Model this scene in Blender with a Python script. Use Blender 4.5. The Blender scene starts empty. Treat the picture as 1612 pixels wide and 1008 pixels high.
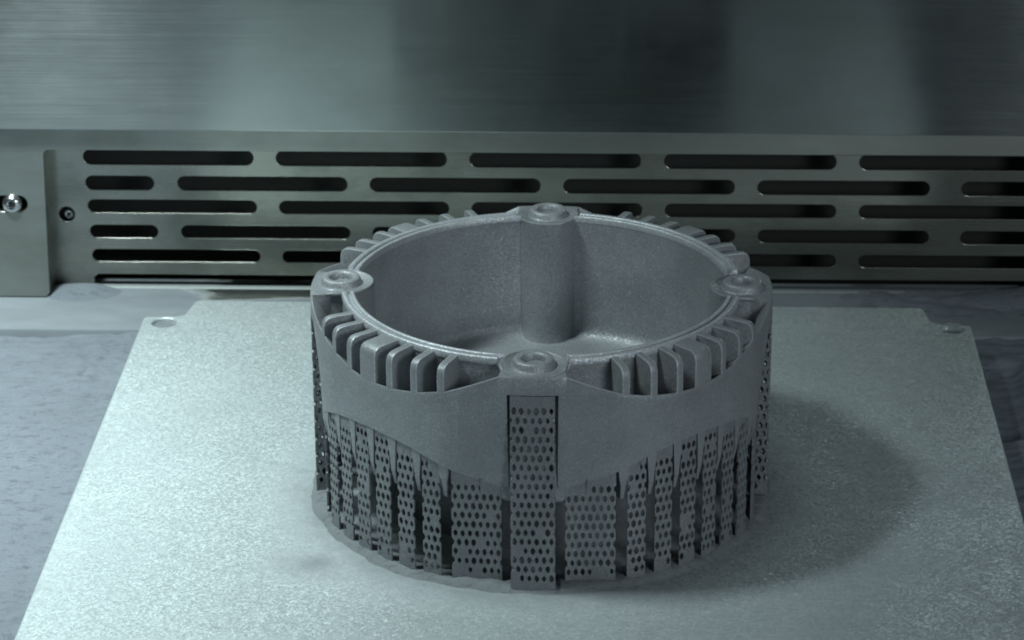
import bpy, bmesh, math, random
from mathutils import Vector, Matrix, noise
random.seed(7)
S = 0.001                      # everything below is written in millimetres
R_ = math.radians
sc = bpy.context.scene
C = sc.collection

# ------------------------------------------------------------------ camera
cam_d = bpy.data.cameras.new('camera'); cam = bpy.data.objects.new('camera', cam_d); C.objects.link(cam)
fw = Vector((-0.03389492, 0.92298309, -0.38334495))
rt = Vector((0.99939476, 0.03430497, -0.00576897))
up = Vector((-0.00782598, 0.38330848, 0.92358723))
cam.matrix_world = Matrix(((rt.x, up.x, -fw.x, 21.46*S), (rt.y, up.y, -fw.y, -828.05*S),
                           (rt.z, up.z, -fw.z, 400.19*S), (0, 0, 0, 1)))
cam_d.sensor_width = 36; cam_d.lens = 4629.4/1612*36
cam_d.clip_start = 0.01; cam_d.clip_end = 20
cam_d.dof.use_dof = True; cam_d.dof.focus_distance = 0.86; cam_d.dof.aperture_fstop = 40
sc.camera = cam

# ------------------------------------------------------------------ light
w = bpy.data.worlds.new('World'); sc.world = w; w.use_nodes = True
w.node_tree.nodes['Background'].inputs[0].default_value = (0.62, 0.80, 0.86, 1)
w.node_tree.nodes['Background'].inputs[1].default_value = 0.06

def area(name, loc, target, sx, sy, power, col):
    l = bpy.data.lights.new(name, 'AREA'); l.shape = 'RECTANGLE'; l.size = sx*S; l.size_y = sy*S
    l.energy = power; l.color = col
    o = bpy.data.objects.new(name, l); C.objects.link(o)
    o.location = Vector(loc)*S
    o.rotation_euler = (Vector(target)-Vector(loc)).to_track_quat('-Z', 'Z').to_euler()
    return o
key = area('chamber_lamp', (-272, -45, 513), (-330, 20, 0), 88, 88, 2.3, (0.84, 0.99, 1.0))
key.data.spread = R_(94)
area('room_lamp', (440, -640, 330), (0, 30, 40), 200, 160, 2.0, (0.84, 0.95, 1.0))

sc.view_settings.view_transform = 'Standard'; sc.view_settings.look = 'None'
sc.view_settings.exposure = 0; sc.view_settings.gamma = 1
sc.render.engine = 'CYCLES'
sc.cycles.filter_width = 1.9

# ------------------------------------------------------------------ helpers
def P(r, a, z):                # a in degrees: 0 = front, + = to the right
    a = R_(a); return Vector((r*math.sin(a)*S, -r*math.cos(a)*S, z*S))

def put(name, me, mat, parent=None, smooth=None):
    if isinstance(me, bmesh.types.BMesh):
        bm = me; me = bpy.data.meshes.new(name); bm.to_mesh(me); bm.free()
    if mat and not me.materials: me.materials.append(mat)
    if smooth is not None:
        me.shade_smooth(); me.set_sharp_from_angle(angle=R_(smooth))
    o = bpy.data.objects.new(name, me); C.objects.link(o)
    if parent: o.parent = parent
    return o

def tag(o, label=None, cat=None, group=None, kind=None):
    if label: o['label'] = label
    if cat: o['category'] = cat
    if group: o['group'] = group
    if kind: o['kind'] = kind
    return o

def quad(bm, *vs):
    try: return bm.faces.new(vs)
    except ValueError: return None

def lathe(profile, n=160, cx=0, cy=0, closed=False):
    bm = bmesh.new(); rings = []
    for r, z in profile:
        if r < 1e-6: rings.append([bm.verts.new((cx*S, cy*S, z*S))]); continue
        rings.append([bm.verts.new(((cx+r*math.cos(2*math.pi*i/n))*S, (cy+r*math.sin(2*math.pi*i/n))*S, z*S)) for i in range(n)])
    m = len(rings)
    for k in range(m if closed else m-1):
        A, B = rings[k], rings[(k+1) % m]
        for i in range(n):
            j = (i+1) % n
            if len(A) == 1 and len(B) == 1: continue
            if len(A) == 1: quad(bm, A[0], B[j], B[i])
            elif len(B) == 1: quad(bm, A[i], A[j], B[0])
            else: quad(bm, A[i], A[j], B[j], B[i])
    bmesh.ops.recalc_face_normals(bm, faces=bm.faces[:])
    return bm

def sheet(name, outlines, depth, bevel=0.0):
    """flat plate with holes in its own XY plane, thickness depth along z (centred), from closed outlines in mm"""
    cu = bpy.data.curves.new(name, 'CURVE'); cu.dimensions = '2D'; cu.fill_mode = 'BOTH'
    cu.extrude = (depth/2-bevel)*S; cu.bevel_depth = bevel*S; cu.bevel_resolution = 2; cu.offset = -bevel*S
    for pts in outlines:
        sp = cu.splines.new('POLY'); sp.points.add(len(pts)-1)
        for q, (x, y) in zip(sp.points, pts): q.co = (x*S, y*S, 0, 1)
        sp.use_cyclic_u = True
    o = bpy.data.objects.new(name+'_c', cu); C.objects.link(o)
    dg = bpy.context.evaluated_depsgraph_get()
    me = bpy.data.meshes.new_from_object(o.evaluated_get(dg)); me.name = name
    bpy.data.objects.remove(o); bpy.data.curves.remove(cu)
    return me

def upright(me, y):            # curve plane XY -> world XZ, centred on depth y
    me.transform(Matrix.Translation((0, y*S, 0)) @ Matrix.Rotation(math.pi/2, 4, 'X'))
    return me

def slot_pts(x0, x1, zc, h, n=10):
    r = h/2; pts = []
    for i in range(n+1): t = -math.pi/2+math.pi*i/n; pts.append((x1-r+r*math.cos(t), zc+r*math.sin(t)))
    for i in range(n+1): t = math.pi/2+math.pi*i/n; pts.append((x0+r+r*math.cos(t), zc+r*math.sin(t)))
    return pts

def circ_pts(x, y, r, n=32): return [(x+r*math.cos(2*math.pi*i/n), y+r*math.sin(2*math.pi*i/n)) for i in range(n)]

def fbm(x, y, z=0.0, oct_=4):
    v = 0; a = 1; t = 0
    for i in range(oct_):
        v += a*noise.noise(Vector((x, y, z+i*7.3))); t += a; a *= .5; x *= 2.03; y *= 2.03
    return v/t

# ------------------------------------------------------------------ materials
class NT:
    def __init__(s, name):
        s.m = bpy.data.materials.new(name); s.m.use_nodes = True; s.t = s.m.node_tree
        s.b = s.t.nodes['Principled BSDF']
        tc = s.t.nodes.new('ShaderNodeTexCoord'); mp = s.n('ShaderNodeMapping'); mp.inputs['Scale'].default_value = (1000, 1000, 1000)
        s.t.links.new(tc.outputs['Object'], mp.inputs[0]); s.co = mp.outputs[0]
    def n(s, kind, **kw):
        nd = s.t.nodes.new(kind)
        for k, v in kw.items(): setattr(nd, k, v)
        return nd
    def l(s, a, b): s.t.links.new(a, b)
    def scaled(s, v):
        mp = s.n('ShaderNodeMapping'); mp.inputs['Scale'].default_value = v; s.l(s.co, mp.inputs[0]); return mp.outputs[0]
    def noise(s, scale, detail=4, rough=.6, co=None):
        nd = s.n('ShaderNodeTexNoise'); nd.inputs['Scale'].default_value = scale; nd.inputs['Detail'].default_value = detail
        nd.inputs['Roughness'].default_value = rough; s.l(co or s.co, nd.inputs['Vector']); return nd.outputs['Fac']
    def ramp(s, fac, stops):
        r = s.n('ShaderNodeValToRGB'); s.l(fac, r.inputs[0]); e = r.color_ramp.elements
        while len(e) < len(stops): e.new(.5)
        for q, (p, c) in zip(e, stops): q.position = p; q.color = (c, c, c, 1) if not isinstance(c, tuple) else (*c, 1)
        return r.outputs[0]
    def mix(s, fac, a, b):
        m = s.n('ShaderNodeMix', data_type='RGBA')
        for i, v in ((0, fac), (6, a), (7, b)):
            if isinstance(v, (int, float)): m.inputs[i].default_value = v
            elif isinstance(v, tuple): m.inputs[i].default_value = (*v, 1)
            else: s.l(v, m.inputs[i])
        return m.outputs[2]
    def math(s, op, a, b=None):
        m = s.n('ShaderNodeMath', operation=op)
        for i, v in ((0, a), (1, b)):
            if v is None: continue
            if isinstance(v, (int, float)): m.inputs[i].default_value = v
            else: s.l(v, m.inputs[i])
        return m.outputs[0]
    def bump(s, h, strength, dist, prev=None):
        b = s.n('ShaderNodeBump'); b.inputs['Strength'].default_value = strength; b.inputs['Distance'].default_value = dist*S
        s.l(h, b.inputs['Height'])
        if prev: s.l(prev, b.inputs['Normal'])
        return b.outputs[0]
    def glitter(s, size, amount):
        v = s.n('ShaderNodeTexVoronoi'); v.inputs['Scale'].default_value = 1/size; s.l(s.co, v.inputs['Vector'])
        sub = s.n('ShaderNodeVectorMath', operation='SUBTRACT'); s.l(v.outputs['Color'], sub.inputs[0]); sub.inputs[1].default_value = (.5, .5, .5)
        sca = s.n('ShaderNodeVectorMath', operation='SCALE'); s.l(sub.outputs[0], sca.inputs[0]); sca.inputs['Scale'].default_value = amount
        geo = s.n('ShaderNodeNewGeometry'); add = s.n('ShaderNodeVectorMath', operation='ADD'); s.l(geo.outputs['Normal'], add.inputs[0]); s.l(sca.outputs[0], add.inputs[1])
        nrm = s.n('ShaderNodeVectorMath', operation='NORMALIZE'); s.l(add.outputs[0], nrm.inputs[0])
        sep = s.n('ShaderNodeSeparateColor'); s.l(v.outputs['Color'], sep.inputs[0])
        return nrm.outputs[0], sep.outputs[1]
    def set(s, **kw):
        for k, v in kw.items():
            i = s.b.inputs[k.replace('_', ' ')]
            if isinstance(v, (int, float)): i.default_value = v
            elif isinstance(v, tuple): i.default_value = (*v, 1)
            else: s.l(v, i)
        return s.m

def mat_printed(name, dark=1.0, spark=.16, rough=.60):
    t = NT(name)
    big = t.noise(.06, 4); fine = t.noise(1.5, 4, .75); lay = t.noise(1.0, 2, .5, t.scaled((.12, .12, 3)))
    gn, gr = t.glitter(.36, .26)
    col = t.mix(t.ramp(big, [(.3, 0), (.7, 1)]), (.235*dark, .25*dark, .263*dark), (.305*dark, .324*dark, .339*dark))
    col = t.mix(t.ramp(fine, [(.38, .4), (.55, 0)]), col, (.17*dark, .182*dark, .19*dark))
    col = t.mix(t.ramp(gr, [(.80, 0), (.99, spark)]), col, (.56*dark, .59*dark, .60*dark))
    n = t.bump(fine, .5, .2, gn); n = t.bump(lay, .14, .10, n)
    return t.set(Base_Color=col, Metallic=.40, Roughness=t.ramp(gr, [(.3, rough), (.95, rough*.7)]), Normal=n)

def mat_plate():
    t = NT('blasted_plate')
    gn, gr = t.glitter(.62, .34)
    grain = t.noise(.6, 5, .75, t.scaled((.7, 1.0, 1))); fine = t.noise(2.4, 3, .7); big = t.noise(.022, 3)
    col = t.mix(t.ramp(big, [(.35, 0), (.65, 1)]), (.51, .57, .58), (.58, .64, .65))
    col = t.mix(t.ramp(grain, [(.40, .6), (.60, 0)]), col, (.43, .485, .49))
    col = t.mix(t.ramp(gr, [(.86, 0), (.99, .45)]), col, (.78, .84, .85))
    film = t.ramp(t.noise(.016, 6, .68, t.scaled((1, .8, 1))), [(.50, 0), (.72, .38)])
    scr = t.ramp(t.noise(1, 3, .6, t.scaled((.012, 1.6, 1))), [(.66, 0), (.74, .22)])
    col = t.mix(scr, col, (.72, .77, .78))
    # powder smeared round the base of the part and in two old patches
    sep = t.n('ShaderNodeSeparateXYZ'); t.l(t.co, sep.inputs[0])
    def dist(cx, cy, sx, sy):
        a = t.math('MULTIPLY', t.math('SUBTRACT', sep.outputs[0], cx), 1/sx); b = t.math('MULTIPLY', t.math('SUBTRACT', sep.outputs[1], cy), 1/sy)
        return t.math('SQRT', t.math('ADD', t.math('MULTIPLY', a, a), t.math('MULTIPLY', b, b)))
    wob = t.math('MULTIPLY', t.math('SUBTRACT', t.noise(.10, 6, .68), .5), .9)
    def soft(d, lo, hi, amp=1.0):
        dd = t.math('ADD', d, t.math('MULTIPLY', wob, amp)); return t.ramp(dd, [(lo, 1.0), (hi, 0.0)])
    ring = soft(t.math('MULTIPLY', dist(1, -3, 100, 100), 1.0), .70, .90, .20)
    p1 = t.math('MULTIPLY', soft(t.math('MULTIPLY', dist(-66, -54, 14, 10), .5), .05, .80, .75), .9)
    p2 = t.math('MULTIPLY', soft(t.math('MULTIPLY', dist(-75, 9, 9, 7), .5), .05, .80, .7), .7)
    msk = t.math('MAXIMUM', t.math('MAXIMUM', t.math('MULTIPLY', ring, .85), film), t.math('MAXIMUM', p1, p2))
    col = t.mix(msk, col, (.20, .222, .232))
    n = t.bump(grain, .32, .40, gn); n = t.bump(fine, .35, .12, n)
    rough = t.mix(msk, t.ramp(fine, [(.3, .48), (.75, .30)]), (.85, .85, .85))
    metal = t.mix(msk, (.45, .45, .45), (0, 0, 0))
    return t.set(Base_Color=col, Metallic=metal, Roughness=rough, Normal=n)

def mat_powder(name='grey_powder', col=(.20, .225, .255)):
    t = NT(name)
    f = t.noise(1.3, 5, .8); b = t.noise(.03, 4, .6, t.scaled((1, 1.5, 1)))
    c = t.mix(t.ramp(b, [(.3, 0), (.7, 1)]), tuple(x*.92 for x in col), tuple(x*1.06 for x in col))
    c = t.mix(t.ramp(f, [(.35, .55), (.52, 0)]), c, tuple(x*.66 for x in col))
    clump = t.ramp(t.noise(.35, 5, .75, t.scaled((.6, 1.5, 1))), [(.53, 0), (.64, .75)])
    c = t.mix(clump, c, tuple(x*.55 for x in col))
    n = t.bump(f, .9, .6)
    n = t.bump(t.noise(.28, 5, .75, t.scaled((.6, 1.4, 1))), .5, .9, n)
    return t.set(Base_Color=c, Roughness=.95, Normal=n)

def mat_steel(name, base, rough, aniso, brush=(.02, 1, 3.0), stain=0.0, bump=.05):
    t = NT(name)
    br = t.noise(1.0, 5, .75, t.scaled(brush)); smear = t.noise(.02, 4, .6, t.scaled((1, 1, 1.6)))
    c = t.mix(t.ramp(br, [(.3, 0), (.7, 1)]), tuple(x*.88 for x in base), base)
    sm2 = t.noise(.055, 5, .65, t.scaled((.5, 1, 1.4)))
    c = t.mix(t.math('MULTIPLY', t.ramp(sm2, [(.52, 0), (.66, 1)]), stain*.8), c, (.30, .31, .25))
    c = t.mix(t.math('MULTIPLY', t.ramp(smear, [(.45, 0), (.72, 1)]), stain), c, (.19, .205, .18))
    ro = t.math('ADD', t.math('MULTIPLY', t.math('SUBTRACT', smear, .5), .22), rough)
    ro = t.math('ADD', ro, t.math('MULTIPLY', t.math('SUBTRACT', br, .5), .16))
    n = t.bump(br, bump, .05)
    m = t.set(Base_Color=c, Metallic=1.0, Roughness=ro, Anisotropic=aniso, Normal=n)
    cv = t.n('ShaderNodeCombineXYZ'); cv.inputs[2].default_value = 1.0
    t.l(cv.outputs[0], t.b.inputs['Tangent'])
    return m

def mat_plain(name, col, rough=.6, metal=0.0, n_amt=.2):
    t = NT(name); f = t.noise(.3, 4)
    return t.set(Base_Color=t.mix(f, tuple(c*.8 for c in col), tuple(min(1, c*1.2) for c in col)), Roughness=rough, Metallic=metal,
                 Normal=t.bump(f, n_amt, .2))

M_part = mat_printed('printed_aluminium')
M_sup = mat_printed('support_mesh', .80)
M_edge = mat_printed('rubbed_edges', 1.55, .35, .50)
M_cup = mat_printed('cup_metal', 1.08, .36)
M_plate = mat_plate()
M_powder = mat_powder()
M_mound = mat_powder('mound_powder', (.20, .222, .232))
M_upper = mat_steel('brushed_steel', (.41, .44, .43), .21, .93, stain=.2, bump=.015)
M_frame = mat_steel('dull_steel', (.38, .40, .37), .38, .5, stain=.55)
M_vent = mat_steel('vent_steel', (.375, .38, .34), .27, .6, stain=1.0)
M_floor = mat_steel('ledge_steel', (.52, .54, .53), .45, .2, brush=(.02, .4, 1), stain=.3)
def mat_ledge():
    t = NT('dusty_ledge')
    b = t.noise(.05, 5, .6, t.scaled((.6, 1.4, 1))); f = t.noise(1.6, 4, .75)
    sep = t.n('ShaderNodeSeparateXYZ'); t.l(t.co, sep.inputs[0])
    gx = t.math('SUBTRACT', 1.0, t.math('MULTIPLY', t.math('ABSOLUTE', t.math('ADD', sep.outputs[0], 96)), 1/55))
    gy = t.math('MULTIPLY', t.math('SUBTRACT', sep.outputs[1], 176), 1/8)
    wiped = t.math('MINIMUM', gx, gy)
    msk = t.ramp(t.math('ADD', t.math('MULTIPLY', t.math('SUBTRACT', b, .5), 1.6), wiped), [(.25, 0), (.6, 1)])   # metal wiped clean
    dust = t.mix(t.ramp(b, [(.3, 0), (.7, 1)]), (.16, .18, .195), (.22, .243, .262))
    return t.set(Base_Color=t.mix(msk, dust, (.52, .55, .54)), Metallic=msk, Roughness=t.mix(msk, (.92, .92, .92), (.3, .3, .3)), Normal=t.bump(f, .3, .2))
M_ledge = mat_ledge()
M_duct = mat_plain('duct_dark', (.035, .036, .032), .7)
M_screw = mat_plain('screw_steel', (.72, .74, .74), .22, 1.0, .05)
M_black = mat_plain('dark_socket', (.02, .02, .02), .6)

# ------------------------------------------------------------------ chamber: back wall, floor
# polished upper panel, overhanging the frame
me = upright(sheet('upper_wall', [[(-330, 56.6), (330, 56.0), (330, 330), (-330, 330)]], 3, .3), 177.2)
o = put('wall', me, M_upper, smooth=40); tag(o, 'brushed stainless steel back wall of the chamber above the vent', kind='structure')

# frame sheet: strip above the vent and the leg at its left with a slotted screw hole
leg = [(-330, 58.5), (330, 58.5), (330, 46.6), (-184.6, 47.2)]
leg += [(-185.3, 47.0), (-185.95, 46.5), (-186.3, 45.8), (-186.4, 45.0), (-187.6, -9.0), (-188.8, -10.6), (-330, -10.8)]
frm = tag(bpy.data.objects.new('vent_surround', None), 'dull steel frame sheet with a screwed left leg around the slotted vent', 'frame')
C.objects.link(frm); frm.location = (0, .180, -.01)
INV = Matrix.Translation((0, -.180, .01))
me = upright(sheet('frame_sheet', [leg, slot_pts(-206, -193.6, 26.2, 6.2)], 3, .35), 181.6); me.transform(INV)
put('frame_sheet', me, M_frame, frm, 40)
# folded side of the leg, returning to the vent
bm = bmesh.new()
v = [bm.verts.new((x*S, y*S, z*S)) for x, y, z in ((-186.3, 183.2, 45.8), (-187.6, 183.2, -9.2), (-187.6, 193, -9.2), (-186.3, 193, 45.8),
                                                    (-188.8, 183.2, 45.8), (-190.1, 183.2, -9.2), (-190.1, 193, -9.2), (-188.8, 193, 45.8))]
for f in ((0, 1, 2, 3), (7, 6, 5, 4), (0, 4, 5, 1), (2, 6, 7, 3), (0, 3, 7, 4), (1, 5, 6, 2)): bm.faces.new([v[i] for i in f])
bm.transform(INV); put('side_return', bm, M_frame, frm)
# upper return of the opening
bm = bmesh.new()
v = [bm.verts.new((x*S, y*S, z*S)) for x, y, z in ((-186, 183.2, 47.3), (330, 183.2, 46.7), (330, 193, 46.7), (-186, 193, 47.3),
                                                    (-186, 183.2, 49.3), (330, 183.2, 48.7), (330, 193, 48.7), (-186, 193, 49.3))]
for f in ((0, 1, 2, 3), (7, 6, 5, 4), (0, 4, 5, 1), (2, 6, 7, 3), (0, 3, 7, 4), (1, 5, 6, 2)): bm.faces.new([v[i] for i in f])
bm.transform(INV); put('upper_return', bm, M_frame, frm)
# button-head screw with a hexagon socket
def screw(x, y, z, r, parent, inv):
    bm = lathe([(0, -1.2), (r*.98, -1.2), (r, -.2), (r*.93, .9), (r*.75, 1.7), (r*.52, 2.1), (r*.46, 2.1), (r*.44, .6), (0, .6)], 40)
    bm.transform(inv @ Matrix.Translation((x*S, y*S, z*S)) @ Matrix.Rotation(math.pi/2, 4, 'X'))
    s = put('screw', bm, M_screw, parent, 35)
    bm = bmesh.new(); bmesh.ops.create_circle(bm, cap_ends=True, segments=6, radius=r*.40*S)
    bm.transform(inv @ Matrix.Translation((x*S, (y-.75)*S, z*S)) @ Matrix.Rotation(math.pi/2, 4, 'X'))
    put('socket', bm, M_black, s)
screw(-199.2, 180.0, 26.3, 3.7, frm, INV)
# dark backing behind the slotted hole
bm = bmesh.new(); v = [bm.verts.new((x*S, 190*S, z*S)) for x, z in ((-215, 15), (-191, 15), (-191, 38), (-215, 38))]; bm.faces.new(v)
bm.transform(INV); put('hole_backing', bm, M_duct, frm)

# slotted vent panel
slots = []
Lp, Ll = 71.45, 63.2
for row, (zc, h) in enumerate(((40.2, 5.9), (30.3, 5.6), (20.9, 5.3), (11.1, 5.2), (1.3, 5.0))):
    x0 = -174.2+row*.28
    if row % 2 == 0:
        for k in range(5): slots.append(slot_pts(x0+k*Lp, x0+k*Lp+Ll, zc-.0012*(x0+k*Lp), h))
    else:
        slots.append(slot_pts(x0, x0+25.6, zc, h))
        for k in range(4): slots.append(slot_pts(x0+34.2+k*Lp, x0+34.2+k*Lp+Ll, zc-.0012*k*70, h))
        slots.append(slot_pts(x0+34.2+4*Lp+3.2, x0+34.2+4*Lp+28.8, zc-.3, h))
slots.append([(-172.8, -11.5), (172, -11.5), (176, -7.5), (174.5, -6.3), (-171.2, -6.0), (-172.8, -7.3)])
vent = tag(bpy.data.objects.new('air_vent', None), 'dull steel vent panel with staggered rows of long rounded slots', 'vent')
C.objects.link(vent); vent.location = (0, .192, -.011); INV2 = Matrix.Translation((0, -.192, .011))
me = upright(sheet('slotted_sheet', [[(-190, -16), (250, -16), (250, 50), (-190, 50)], circ_pts(-181.6, 17.8, 3.0)]+slots, 1.2, .13), 192.6); me.transform(INV2)
put('slotted_sheet', me, M_vent, vent, 40)
screw(-181.2, 195.4, 17.2, 2.4, vent, INV2)
# rounded lip at the foot of the panel
bm = bmesh.new(); prof = [(0, -2.8), (-.9, -2.6), (-1.9, -1.6), (-2.2, -.6), (-1.9, .3), (-1.1, .8), (0, .9)]
A = [bm.verts.new((-172.*S, (192.1+y)*S, (-11.2+z)*S)) for y, z in prof]; B = [bm.verts.new((250*S, (192.1+y)*S, (-11.5+z)*S)) for y, z in prof]
for i in range(len(prof)-1): bm.faces.new((A[i], A[i+1], B[i+1], B[i]))
bmesh.ops.recalc_face_normals(bm, faces=bm.faces[:]); bm.transform(INV2); put('lip', bm, mat_plain('lip_metal', (.26, .29, .28), .62, .3), vent, 60)
# duct behind the slots
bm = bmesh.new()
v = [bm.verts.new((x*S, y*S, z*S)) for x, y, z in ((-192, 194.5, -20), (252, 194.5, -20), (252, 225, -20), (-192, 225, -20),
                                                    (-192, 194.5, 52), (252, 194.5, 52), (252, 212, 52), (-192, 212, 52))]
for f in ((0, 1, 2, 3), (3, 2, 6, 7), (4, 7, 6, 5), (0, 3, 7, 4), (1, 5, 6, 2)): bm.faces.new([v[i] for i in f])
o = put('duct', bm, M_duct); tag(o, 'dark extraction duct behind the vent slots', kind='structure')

# steel ledge in front of the vent, dropping to the powder bed
bm = bmesh.new(); prof = [(200, -11), (152, -11), (150.6, -11.4), (150.2, -12.2), (150.2, -22)]
xs = [-340+i*10 for i in range(69)]
rows = [[bm.verts.new((x*S, y*S, z*S)) for x in xs] for y, z in prof]
for a, b in zip(rows, rows[1:]):
    for i in range(len(xs)-1): bm.faces.new((a[i], b[i], b[i+1], a[i+1]))
bmesh.ops.recalc_face_normals(bm, faces=bm.faces[:])
o = put('floor', bm, M_ledge, smooth=35); tag(o, 'grey metal ledge between the vent and the powder', kind='structure')

# powder bed round the raised plate
def smooth(a, b, x):
    t = max(0, min(1, (x-a)/(b-a))); return t*t*(3-2*t)
def powder_z(x, y):
    z = -12.2+.8*fbm(x*.012, y*.02, 3)+1.7*fbm(x*.10+y*.03, y*.2, 9, 6)
    near_l = smooth(-190, -150, x)*(1-smooth(0, 40, x))
    z += near_l*(.3+1.9*fbm(x*.2, y*.38, 5, 5))
    # drift lying over the ledge: thin at the far left, fuller toward the plate corner and on the right
    if y > 138:
        cover = smooth(-190, -150, x)*.9
        z -= (1-cover)*2.3*(smooth(138, 147, y))*(1-smooth(0, 20, x))
        z += smooth(60, 150, x)*2.2*smooth(150, 185, y)
        if x < 0: z -= smooth(152, 157, y)*3*(1-smooth(-178, -176, x)*0)
    # pocket scooped out at the right of the plate
    d = smooth(144, 149, x)*(1-smooth(153+y*.05+3*fbm(y*.1, 2), 162+y*.05, x))*smooth(60, 70, y)*(1-smooth(122, 131, y))
    z -= 3.2*d
    if x > 100 and y < 66: z += 2.2*smooth(150, 162, x)
    return z
bm = bmesh.new()
def grid(x0, x1, y0, y1, st):
    nx = int((x1-x0)/st); ny = int((y1-y0)/st)
    g = [[bm.verts.new(((x0+(x1-x0)*i/nx)*S, (y0+(y1-y0)*j/ny)*S, powder_z(x0+(x1-x0)*i/nx, y0+(y1-y0)*j/ny)*S)) for i in range(nx+1)] for j in range(ny+1)]
    for j in range(ny):
        for i in range(nx): bm.faces.new((g[j][i], g[j][i+1], g[j+1][i+1], g[j+1][i]))
grid(-260, -135, -200, 192, 1.25); grid(-135, 125, 126, 192, 1.6); grid(125, 230, -200, 192, 1.25); grid(-135, 125, -200, -126, 4)
bmesh.ops.remove_doubles(bm, verts=bm.verts[:], dist=1e-6)
o = put('powder_bed', bm, M_powder, smooth=60)
tag(o, 'bluish grey metal powder lying loose around the raised plate', 'powder', kind='stuff')

# powder heaped against the vent at the left and drifted on the ledge
def drift(name, cx, cy, rx, ry, h, z0, seed, label):
    bm = bmesh.new(); nr, na = 14, 60; rings = []
    for k in range(nr+1):
        t = k/nr; ring = []
        for i in range(na):
            a = 2*math.pi*i/na; wob = 1+.22*fbm(math.cos(a)*1.3+seed, math.sin(a)*1.3, seed)
            x = cx+rx*t*wob*math.cos(a); y = cy+ry*t*wob*math.sin(a)
            z = z0+h*(1-t*t)**1.0*(1+.25*fbm(x*.15, y*.15, seed))-.25
            ring.append(bm.verts.new((x*S, y*S, z*S)))
        rings.append(ring)
    for k in range(nr):
        for i in range(na): quad(bm, rings[k][i], rings[k+1][i], rings[k+1][(i+1) % na], rings[k][(i+1) % na])
    bmesh.ops.remove_doubles(bm, verts=bm.verts[:], dist=1e-6); bmesh.ops.recalc_face_normals(bm, faces=bm.faces[:])
    o = put(name, bm, M_powder if h > 1 else M_ledge, smooth=60); tag(o, label, 'powder', kind='stuff')
drift('powder_drift', -178, 186, 17, 10, 2.6, -11.2, 2.1, 'small heap of grey powder beside the left leg of the vent frame')
drift('powder_drift', 188, 184, 46, 13, 5.6, -11.6, 5.7, 'long drift of grey powder against the right end of the vent')
drift('powder_drift', -222, 163, 60, 12, .55, -11.1, 8.2, 'thin sheet of powder on the ledge under the frame leg')

# ------------------------------------------------------------------ build plate
plate_o = tag(bpy.data.objects.new('build_plate', None), 'pale sandblasted metal build plate with notched corners under the housing', 'plate')
C.objects.link(plate_o); plate_o.location = (0, 0, -.024); plate_o.rotation_euler.z = R_(-.304)
def fillet(pts):
    """pts: (x, y, r) corners; returns polyline with rounded corners"""
    out = []; n = len(pts)
    for i in range(n):
        p = Vector(pts[i][:2]); r = pts[i][2]; a = (Vector(pts[i-1][:2])-p).normalized(); b = (Vector(pts[(i+1) % n][:2])-p).normalized()
        if r == 0: out.append(tuple(p)); continue
        ang = a.angle(b); d = r/math.tan(ang/2); c = p+(a+b).normalized()*(r/math.sin(ang/2))
        s = p+a*d-c; e = p+b*d-c; a0 = math.atan2(s.y, s.x); da = (math.atan2(e.y, e.x)-a0+math.pi) % (2*math.pi)-math.pi
        for k in range(9): t = a0+da*k/8; out.append((c.x+r*math.cos(t), c.y+r*math.sin(t)))
    return out
outl = fillet([(-145.8, -142, 4), (147.3, -142, 4), (147.3, 134.6, 2.2), (133.6, 136.6, 4.5), (131.8, 150.6, 2.5), (-129.6, 151.3, 3), (-132.0, 136.2, 4), (-146.0, 135.2, 2)])
me = sheet('plate', [outl, circ_pts(-137.9, 129.9, 4.3), circ_pts(140.3, 131.6, 4.3)], 24, .6)
me.transform(Matrix.Translation((0, 0, 12*S)))
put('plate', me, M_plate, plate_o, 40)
for x, y, zz in ((-137.9, 129.9, 22.6), (140.3, 131.6, 21.6)):       # powder left in the bolt holes
    bm = bmesh.new(); bmesh.ops.create_circle(bm, cap_ends=True, segments=32, radius=4.4*S)
    bm.transform(Matrix.Translation((x*S, y*S, zz*S))); put('hole_powder', bm, M_mound, plate_o)

# ------------------------------------------------------------------ the printed housing
hou = tag(bpy.data.objects.new('printed_housing', None), 'round grey printed metal housing with cooling fins, standing on perforated supports', 'housing')
C.objects.link(hou); hou.rotation_euler.z = R_(-.614)

def lut(tab, a):
    a = abs((a+180) % 360-180)
    a = a if a <= 90 else 180-a              # mirror front/back
    for (x0, y0), (x1, y1) in zip(tab, tab[1:]):
        if a <= x1:
            t = (a-x0)/(x1-x0); return y0+(y1-y0)*t
    return tab[-1][1]
TOP = [(0, 67.6), (8, 67.6), (14.5, 64.2), (21, 61.0), (28, 59.0), (35, 57.9), (44, 57.5), (51, 58.6), (58, 60.7), (66, 63.3), (75, 65.6), (82, 67.6), (90, 67.6)]
BOT = [(0, 29), (7.3, 31), (19.5, 36.0), (23, 37.8), (29.5, 40.7), (36, 42.3), (44, 43.0), (52, 42.3), (59, 40.7), (66, 37.8), (70.5, 36.0), (82.7, 31), (90, 29)]
zt = lambda a: lut(TOP, a)
zb = lambda a: lut(BOT, a)

def taper(a):                  # 1 at a boss, 0 between bosses
    a = abs((a+45) % 90-45); return 1-smooth(9, 25, a)

# cup: floor, inner wall, outside wall, closed underside
prof = [(0, 27.3), (20, 27.3), (46, 27.1), (52, 27.2), (55, 28.0), (56.4, 29.4), (57, 32), (57, 67.6), (60.4, 67.6), (60.4, 30), (58, 24.5), (0, 24)]
put('cup', lathe(prof, 192), M_cup, hou, 35)
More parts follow.
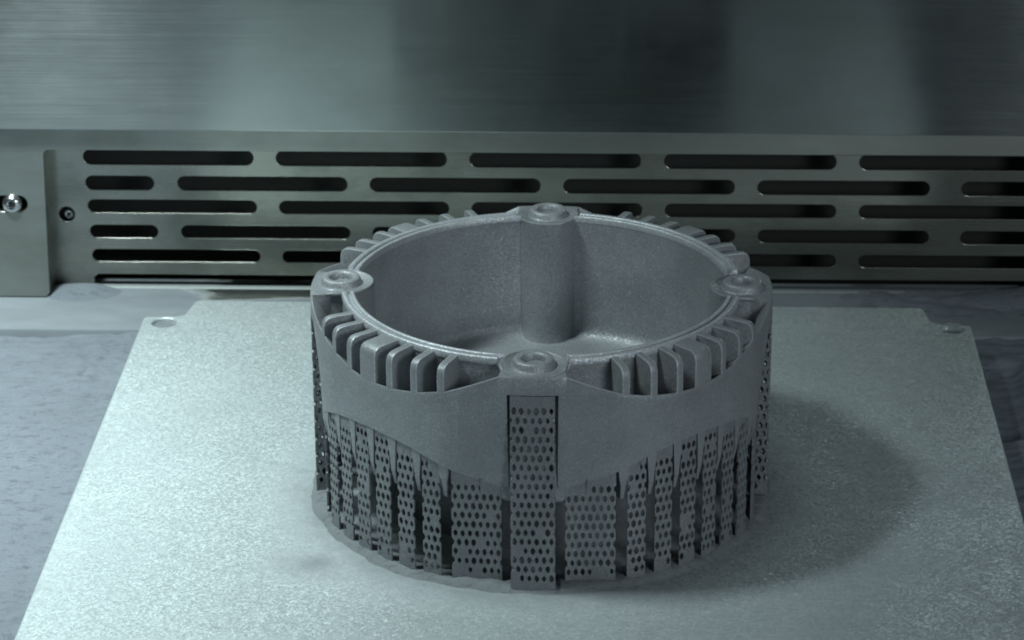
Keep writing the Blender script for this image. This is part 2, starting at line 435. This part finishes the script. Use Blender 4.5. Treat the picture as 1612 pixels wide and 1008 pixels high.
# rim: two ridges with a sealing groove between them
prof = [(56.85, 67.2), (56.85, 68.9), (57.1, 69.2), (57.7, 69.25), (58.0, 69.0), (58.15, 68.3), (59.0, 68.3), (59.15, 69.0), (59.45, 69.25), (60.3, 69.25), (60.65, 68.9), (60.65, 67.2)]
bm = lathe(prof, 288, closed=True)
for v in bm.verts:                       # the rim gives way to the pads of the four bosses
    for q in range(4):
        c = P(60.9, 90*q, 0)
        d = math.hypot(v.co.x-c.x, v.co.y-c.y)/S
        if d < 9.6: v.co.z -= 3.0*S
rim = put('rim', bm, M_edge, hou, 50)

# skirt: scalloped band joined to the cup
angs = []
for q in range(4):
    c = 90*q
    for a, flag in ((-45, 0), (-40, 0), (-35, 0), (-30, 0), (-25, 0), (-21, 0), (-17, 0), (-12, 0), (-8.05, 0), (-8, 1), (-6.05, 1), (-5.95, 2), (-3, 2), (0, 2), (3, 2), (5.95, 2), (6.05, 1), (8, 1), (8.05, 0), (12, 0), (17, 0), (21, 0), (25, 0), (30, 0), (35, 0), (40, 0)):
        angs.append((c+a, flag))
fine = []
for i, (a, f) in enumerate(angs):
    fine.append((a, f)); a2, f2 = angs[(i+1) % len(angs)]; a2 = a2 if a2 > a else a2+360
    if f == f2 and a2-a > 1.6:
        k = int((a2-a)/1.2)
        for j in range(1, k): fine.append((a+(a2-a)*j/k, f))
bm = bmesh.new(); rings = []
for a, f in fine:
    T, B = zt(a), zb(a); rr = 68.0 if f == 2 else 70; zs = min(62.2, T-1.6)
    if f: zo, zi = T, T
    else: zo, zi = T-.8, min(T-8, 52)
    rb = 70-3.4*taper(a)*min(1, (zs-B)/28); rr = min(rr, rb) if f < 2 else min(66.8, rb)
    pr = [(rr, B), (rr if f == 2 else rb+(70-rb)*.93, zs-.1), (70, zs), (70, T-.25), (69.85, T), (69.5, T), (68.6, zo), (60.2, zi), (60.2, 26), (63, B-4)]
    rings.append([bm.verts.new(P(r, a, z)) for r, z in pr])
n = len(rings); m = len(rings[0])
for i in range(n):
    A, B = rings[i], rings[(i+1) % n]
    for k in range(m): quad(bm, A[k], B[k], B[(k+1) % m], A[(k+1) % m])
bmesh.ops.remove_doubles(bm, verts=bm.verts[:], dist=2e-6); bmesh.ops.dissolve_degenerate(bm, edges=bm.edges[:], dist=1e-6)
bmesh.ops.recalc_face_normals(bm, faces=bm.faces[:])
put('skirt', bm, M_part, hou, 32)

# fins between rim and skirt
def fin_mesh(half, name):
    ro = math.sqrt(69.97**2-half**2)
    pr = [(60.0, 68.7), (67.2, 68.5), (68.5, 68.2), (ro-.5, 67.4), (ro-.12, 66.3), (ro, 65.0), (ro, 57.0), (ro-3.5, 54.5), (60.0, 54)]
    bm = bmesh.new(); A = []; B = []
    for r, z in pr: A.append(bm.verts.new((-half*S, -r*S, z*S))); B.append(bm.verts.new((half*S, -r*S, z*S)))
    bm.faces.new(A); bm.faces.new(B[::-1])
    for i in range(len(pr)): j = (i+1) % len(pr); bm.faces.new((A[i], B[i], B[j], A[j]))
    bmesh.ops.recalc_face_normals(bm, faces=bm.faces[:])
    ed = [e for e in bm.edges if abs(e.calc_face_angle(0)) > 1.0 and min(v.co.z for v in e.verts) > 53*S and max(v.co.y for v in e.verts) < -60.5*S or (abs(e.calc_face_angle(0)) > 1.0 and (e.verts[0].co.z > 60*S or e.verts[1].co.z > 60*S))]
    bmesh.ops.bevel(bm, geom=ed, offset=.30*S, segments=2, affect='EDGES', profile=.6, material=1)
    me = bpy.data.meshes.new(name); bm.to_mesh(me); bm.free(); me.materials.append(M_part); me.materials.append(M_edge)
    me.shade_smooth(); me.set_sharp_from_angle(angle=R_(40)); return me
thin = fin_mesh(1.12, 'fin'); thick = fin_mesh(3.25, 'thick_fin')
FIN = [22.2, 29.45, 36.7, 44.0, 51.2, 58.4, 65.4]
fin_angles = []
for s in (1, -1):
    for a in FIN:
        fin_angles.append((s*a, a == 44.0)); fin_angles.append((180-s*a, a == 44.0))
for a, th in fin_angles:
    o = bpy.data.objects.new('thick_fin' if th else 'fin', thick if th else thin); C.objects.link(o); o.parent = hou; o.rotation_euler.z = R_(a)

# ribs below the skirt: pointed tongues between the supports
def rib_mesh(top, tp):
    bm = bmesh.new()
    def v(a, r, z): return bm.verts.new((r*math.sin(R_(a))*S, -r*math.cos(R_(a))*S, z*S))
    lv = [(top+.8, 1.35, 69.75, 61), (top-3, 1.1, 69.7, 61), (31.5 if top > 33 else 29.5, .62, 69.3, 60), (27, .42, 68.3, 60)]
    L = []
    for z, h, ro, ri in lv: ro -= 3.0*tp; L.append((v(-h, ro, z), v(h, ro, z), v(h, ri, z-(.0 if z > 28 else 2)), v(-h, ri, z-(.0 if z > 28 else 2))))
    for a, b in zip(L, L[1:]):
        for i in range(4): bm.faces.new((a[i], a[(i+1) % 4], b[(i+1) % 4], b[i]))
    bm.faces.new(L[0]); bm.faces.new(L[-1][::-1]); bmesh.ops.recalc_face_normals(bm, faces=bm.faces[:])
    me = bpy.data.meshes.new('lower_rib'); bm.to_mesh(me); bm.free(); me.materials.append(M_part); return me
cache = {}
RIB = [6.7]+[x-.2 for x in FIN]+[68.6, 83.3]
for s in (1, -1):
    for a in RIB:
        k = round(zb(a), 1)
        if k not in cache: cache[k] = rib_mesh(zb(a), taper(a))
        for ang in (s*a, 180-s*a):
            o = bpy.data.objects.new('lower_rib', cache[k]); C.objects.link(o); o.parent = hou; o.rotation_euler.z = R_(ang)

# four screw bosses: pillar, pad with raised edge, collar with a hole
RB = 60.9
def boss_meshes():
    pil = lathe([(10.2, 27.0), (9.6, 28.6), (9.4, 31), (9.4, 67.6), (0, 67.6)], 64, 0, -RB+.7)
    pad = lathe([(9.4, 66.9), (9.9, 67.4), (9.95, 68.15), (9.75, 68.4), (9.35, 68.42), (9.0, 68.2), (8.7, 67.9), (0, 67.85)], 64, 0, -RB)
    col = lathe([(6.7, 67.7), (6.3, 68.0), (6.1, 68.7), (5.85, 69.6), (5.6, 69.95), (5.2, 70.1), (4.2, 70.1), (3.75, 69.9), (3.5, 69.4), (3.3, 68.8), (3.2, 65.5), (0, 65.2)], 56, 0, -RB)
    # the pad's skirt side has no raised edge: keep the lip inside the rim only
    for v in pad.verts:
        d = -v.co.y/S-63.5
        if v.co.z > 67.8*S and d > 0: v.co.z = max(67.72*S, v.co.z-d*.9*S)
        if -v.co.y/S > 69.4: v.co.y = -69.4*S
    for v in pil.verts:
        rr_ = math.hypot(v.co.x, v.co.y)
        if rr_ > 66*S: v.co.x *= 66*S/rr_; v.co.y *= 66*S/rr_
    out = []
    for nme, b, s_ in (('pillar', pil, 50), ('pad', pad, 45), ('collar', col, 60)):
        me = bpy.data.meshes.new(nme); b.to_mesh(me); b.free(); me.materials.append(M_part if nme != 'collar' else M_cup); me.shade_smooth(); me.set_sharp_from_angle(angle=R_(s_)); out.append((nme, me))
    return out
bmesh_list = boss_meshes()
for q in range(4):
    par = None
    for nme, me in bmesh_list:
        o = bpy.data.objects.new('screw_boss' if nme == 'pillar' else nme, me); C.objects.link(o)
        if par is None: o.parent = hou; o.rotation_euler.z = R_(90*q); par = o
        else: o.parent = par

# perforated supports
CW, RH, HA, HB = 2.05, 2.95, .70, 1.16
def perforated(width, pos, outward, topf, z0=-.2, margin=1.4, foot=3.0, seed=0):
    """thin sheet pierced by staggered oval holes; pos(s, z) places it, topf(s) is its upper edge"""
    rnd = random.Random(seed); bm = bmesh.new()
    nh = max(2, round(width/(CW/2))); hw = width/nh
    cachev = {}; holes = {}
    def v(s, z):
        key = (round(s, 3), round(z, 3))
        if key not in cachev:
            j = .06*S; q = pos(s, z)
            cachev[key] = bm.verts.new((q.x+rnd.uniform(-j, j), q.y+rnd.uniform(-j, j), q.z+rnd.uniform(-j, j)))
        return cachev[key]
    for c in range(nh):
        sl, sr = c*hw, (c+1)*hw; tl, tr = topf(sl), topf(sr)
        nr = int((min(tl, tr)-margin-z0-foot)/RH); zz = z0+foot
        bm.faces.new((v(sl, z0), v(sr, z0), v(sr, zz), v(sl, zz)))
        for k in range(nr):
            b = zz+k*RH; t = b+RH; h = b+RH/2
            side = (c+k) % 2                # which side of this half cell carries the hole
            so, si, sg = (sl, sr, -1) if side == 0 else (sr, sl, 1)
            key = (c+1 if side == 0 else c, k)
            if key not in holes: holes[key] = (rnd.uniform(.84, 1.12), rnd.random())
            kk, fused = holes[key]; ha, hb = min(HA*kk, hw*.8), HB*kk
            p = [(si, h-hb), (si+sg*.70*ha, h-.60*hb), (si+sg*ha, h), (si+sg*.70*ha, h+.60*hb), (si, h+hb)]
            F = [[(so, b), (si, b), p[0], p[1]], [(so, b), p[1], p[2], (so, h)], [(so, h), p[2], p[3], (so, t)], [(so, t), p[3], p[4], (si, t)]]
            if fused < (.30 if k == 0 else .10 if k == 1 else .025): F.append(p[::-1])
            for f in F:
                vs = [v(*q) for q in f]
                if side == 1: vs = vs[::-1]
                quad(bm, *vs)
        e = zz+nr*RH
        bm.faces.new((v(sl, e), v(sr, e), v(sr, tr), v(sl, tl)))
    bmesh.ops.recalc_face_normals(bm, faces=bm.faces[:])
    if bm.faces[:][0].normal.dot(outward) < 0: bmesh.ops.reverse_faces(bm, faces=bm.faces[:])
    bmesh.ops.solidify(bm, geom=bm.faces[:], thickness=.55*S)
    return bm
def arc_sheet(a0, a1, rf, topf, seed):
    wd = R_(a1-a0)*69.5; an = lambda s: a0+(a1-a0)*s/wd
    return perforated(wd, lambda s, z: P(rf(an(s)), an(s), z), P(1, (a0+a1)/2, 0), lambda s: topf(an(s)), seed=seed)
STR = [(7.95, 20.2)]+[(25.4+7.28*k-2.4, 25.4+7.28*k+2.4) for k in range(6)]+[(69.8, 82.1)]
sd = 1
for q in range(4):
    st = put('support_strip', arc_sheet(90*q-5.25, 90*q+5.25, lambda a: 70.1, lambda a: 61.95, sd), M_sup, hou); sd += 1
    for e in (-1, 1):                       # the strip is a channel: two flanges run back into the groove
        ae = 90*q+e*5.2
        put('flange', perforated(3.2, lambda s, z: P(69.6-s, ae, z), P(1, ae+e*90, 0), lambda s: 61.4, seed=sd), M_sup, st); sd += 1
for back in (0, 1):
    for s in (1, -1):
        for a0, a1 in STR:
            lo, hi = (a0, a1) if s > 0 else (-a1, -a0)
            if back: lo, hi = 180-hi, 180-lo
            put('support_strip', arc_sheet(lo, hi, lambda a: 69.5-2.9*taper(a), lambda a: zb(a)+.4, sd), M_sup, hou); sd += 1
# solid supports under the cup floor, only glimpsed between the strips
put('inner_support', lathe([(44, -.2), (44, 25)], 96), M_sup, hou, 40)

# powder left against the feet of the supports
bm = bmesh.new(); na = 720; rr = [58, 62, 65, 67, 68.5, 69.5, 70.5, 71.5, 72.5, 73.5, 74.5, 75.5, 77, 79, 81, 84]
rings = []
for i in range(na):
    a = 360*i/na; x, y = math.sin(R_(a)), -math.cos(R_(a)); ring = []
    wdt = 3.6+2.4*fbm(x*2.2, y*2.2, 4)+2.2*fbm(x*9, y*9, 2)
    hgt = 1.8+.9*fbm(x*5, y*5, 8)+1.0*fbm(x*12, y*12, 6)
    g = abs((a+45) % 90-45)
    if g < 5.6: hgt *= .45
    for r in rr:
        t = (r-69)/max(1.5, wdt)
        z = hgt*(1-smooth(0, 1, max(0, t)))*smooth(60, 66, r)+.22*fbm(x*r*.9, y*r*.9, 3)-.12-(.6*smooth(.6, 1.25, t))
        ring.append(bm.verts.new(P(r, a, z)))
    rings.append(ring)
for i in range(na):
    A, B = rings[i], rings[(i+1) % na]
    for k in range(len(rr)-1): bm.faces.new((A[k], A[k+1], B[k+1], B[k]))
bmesh.ops.recalc_face_normals(bm, faces=bm.faces[:])
o = put('powder_mound', bm, M_mound, smooth=60)
tag(o, 'low ring of grey powder heaped around the foot of the housing', 'powder', kind='stuff')
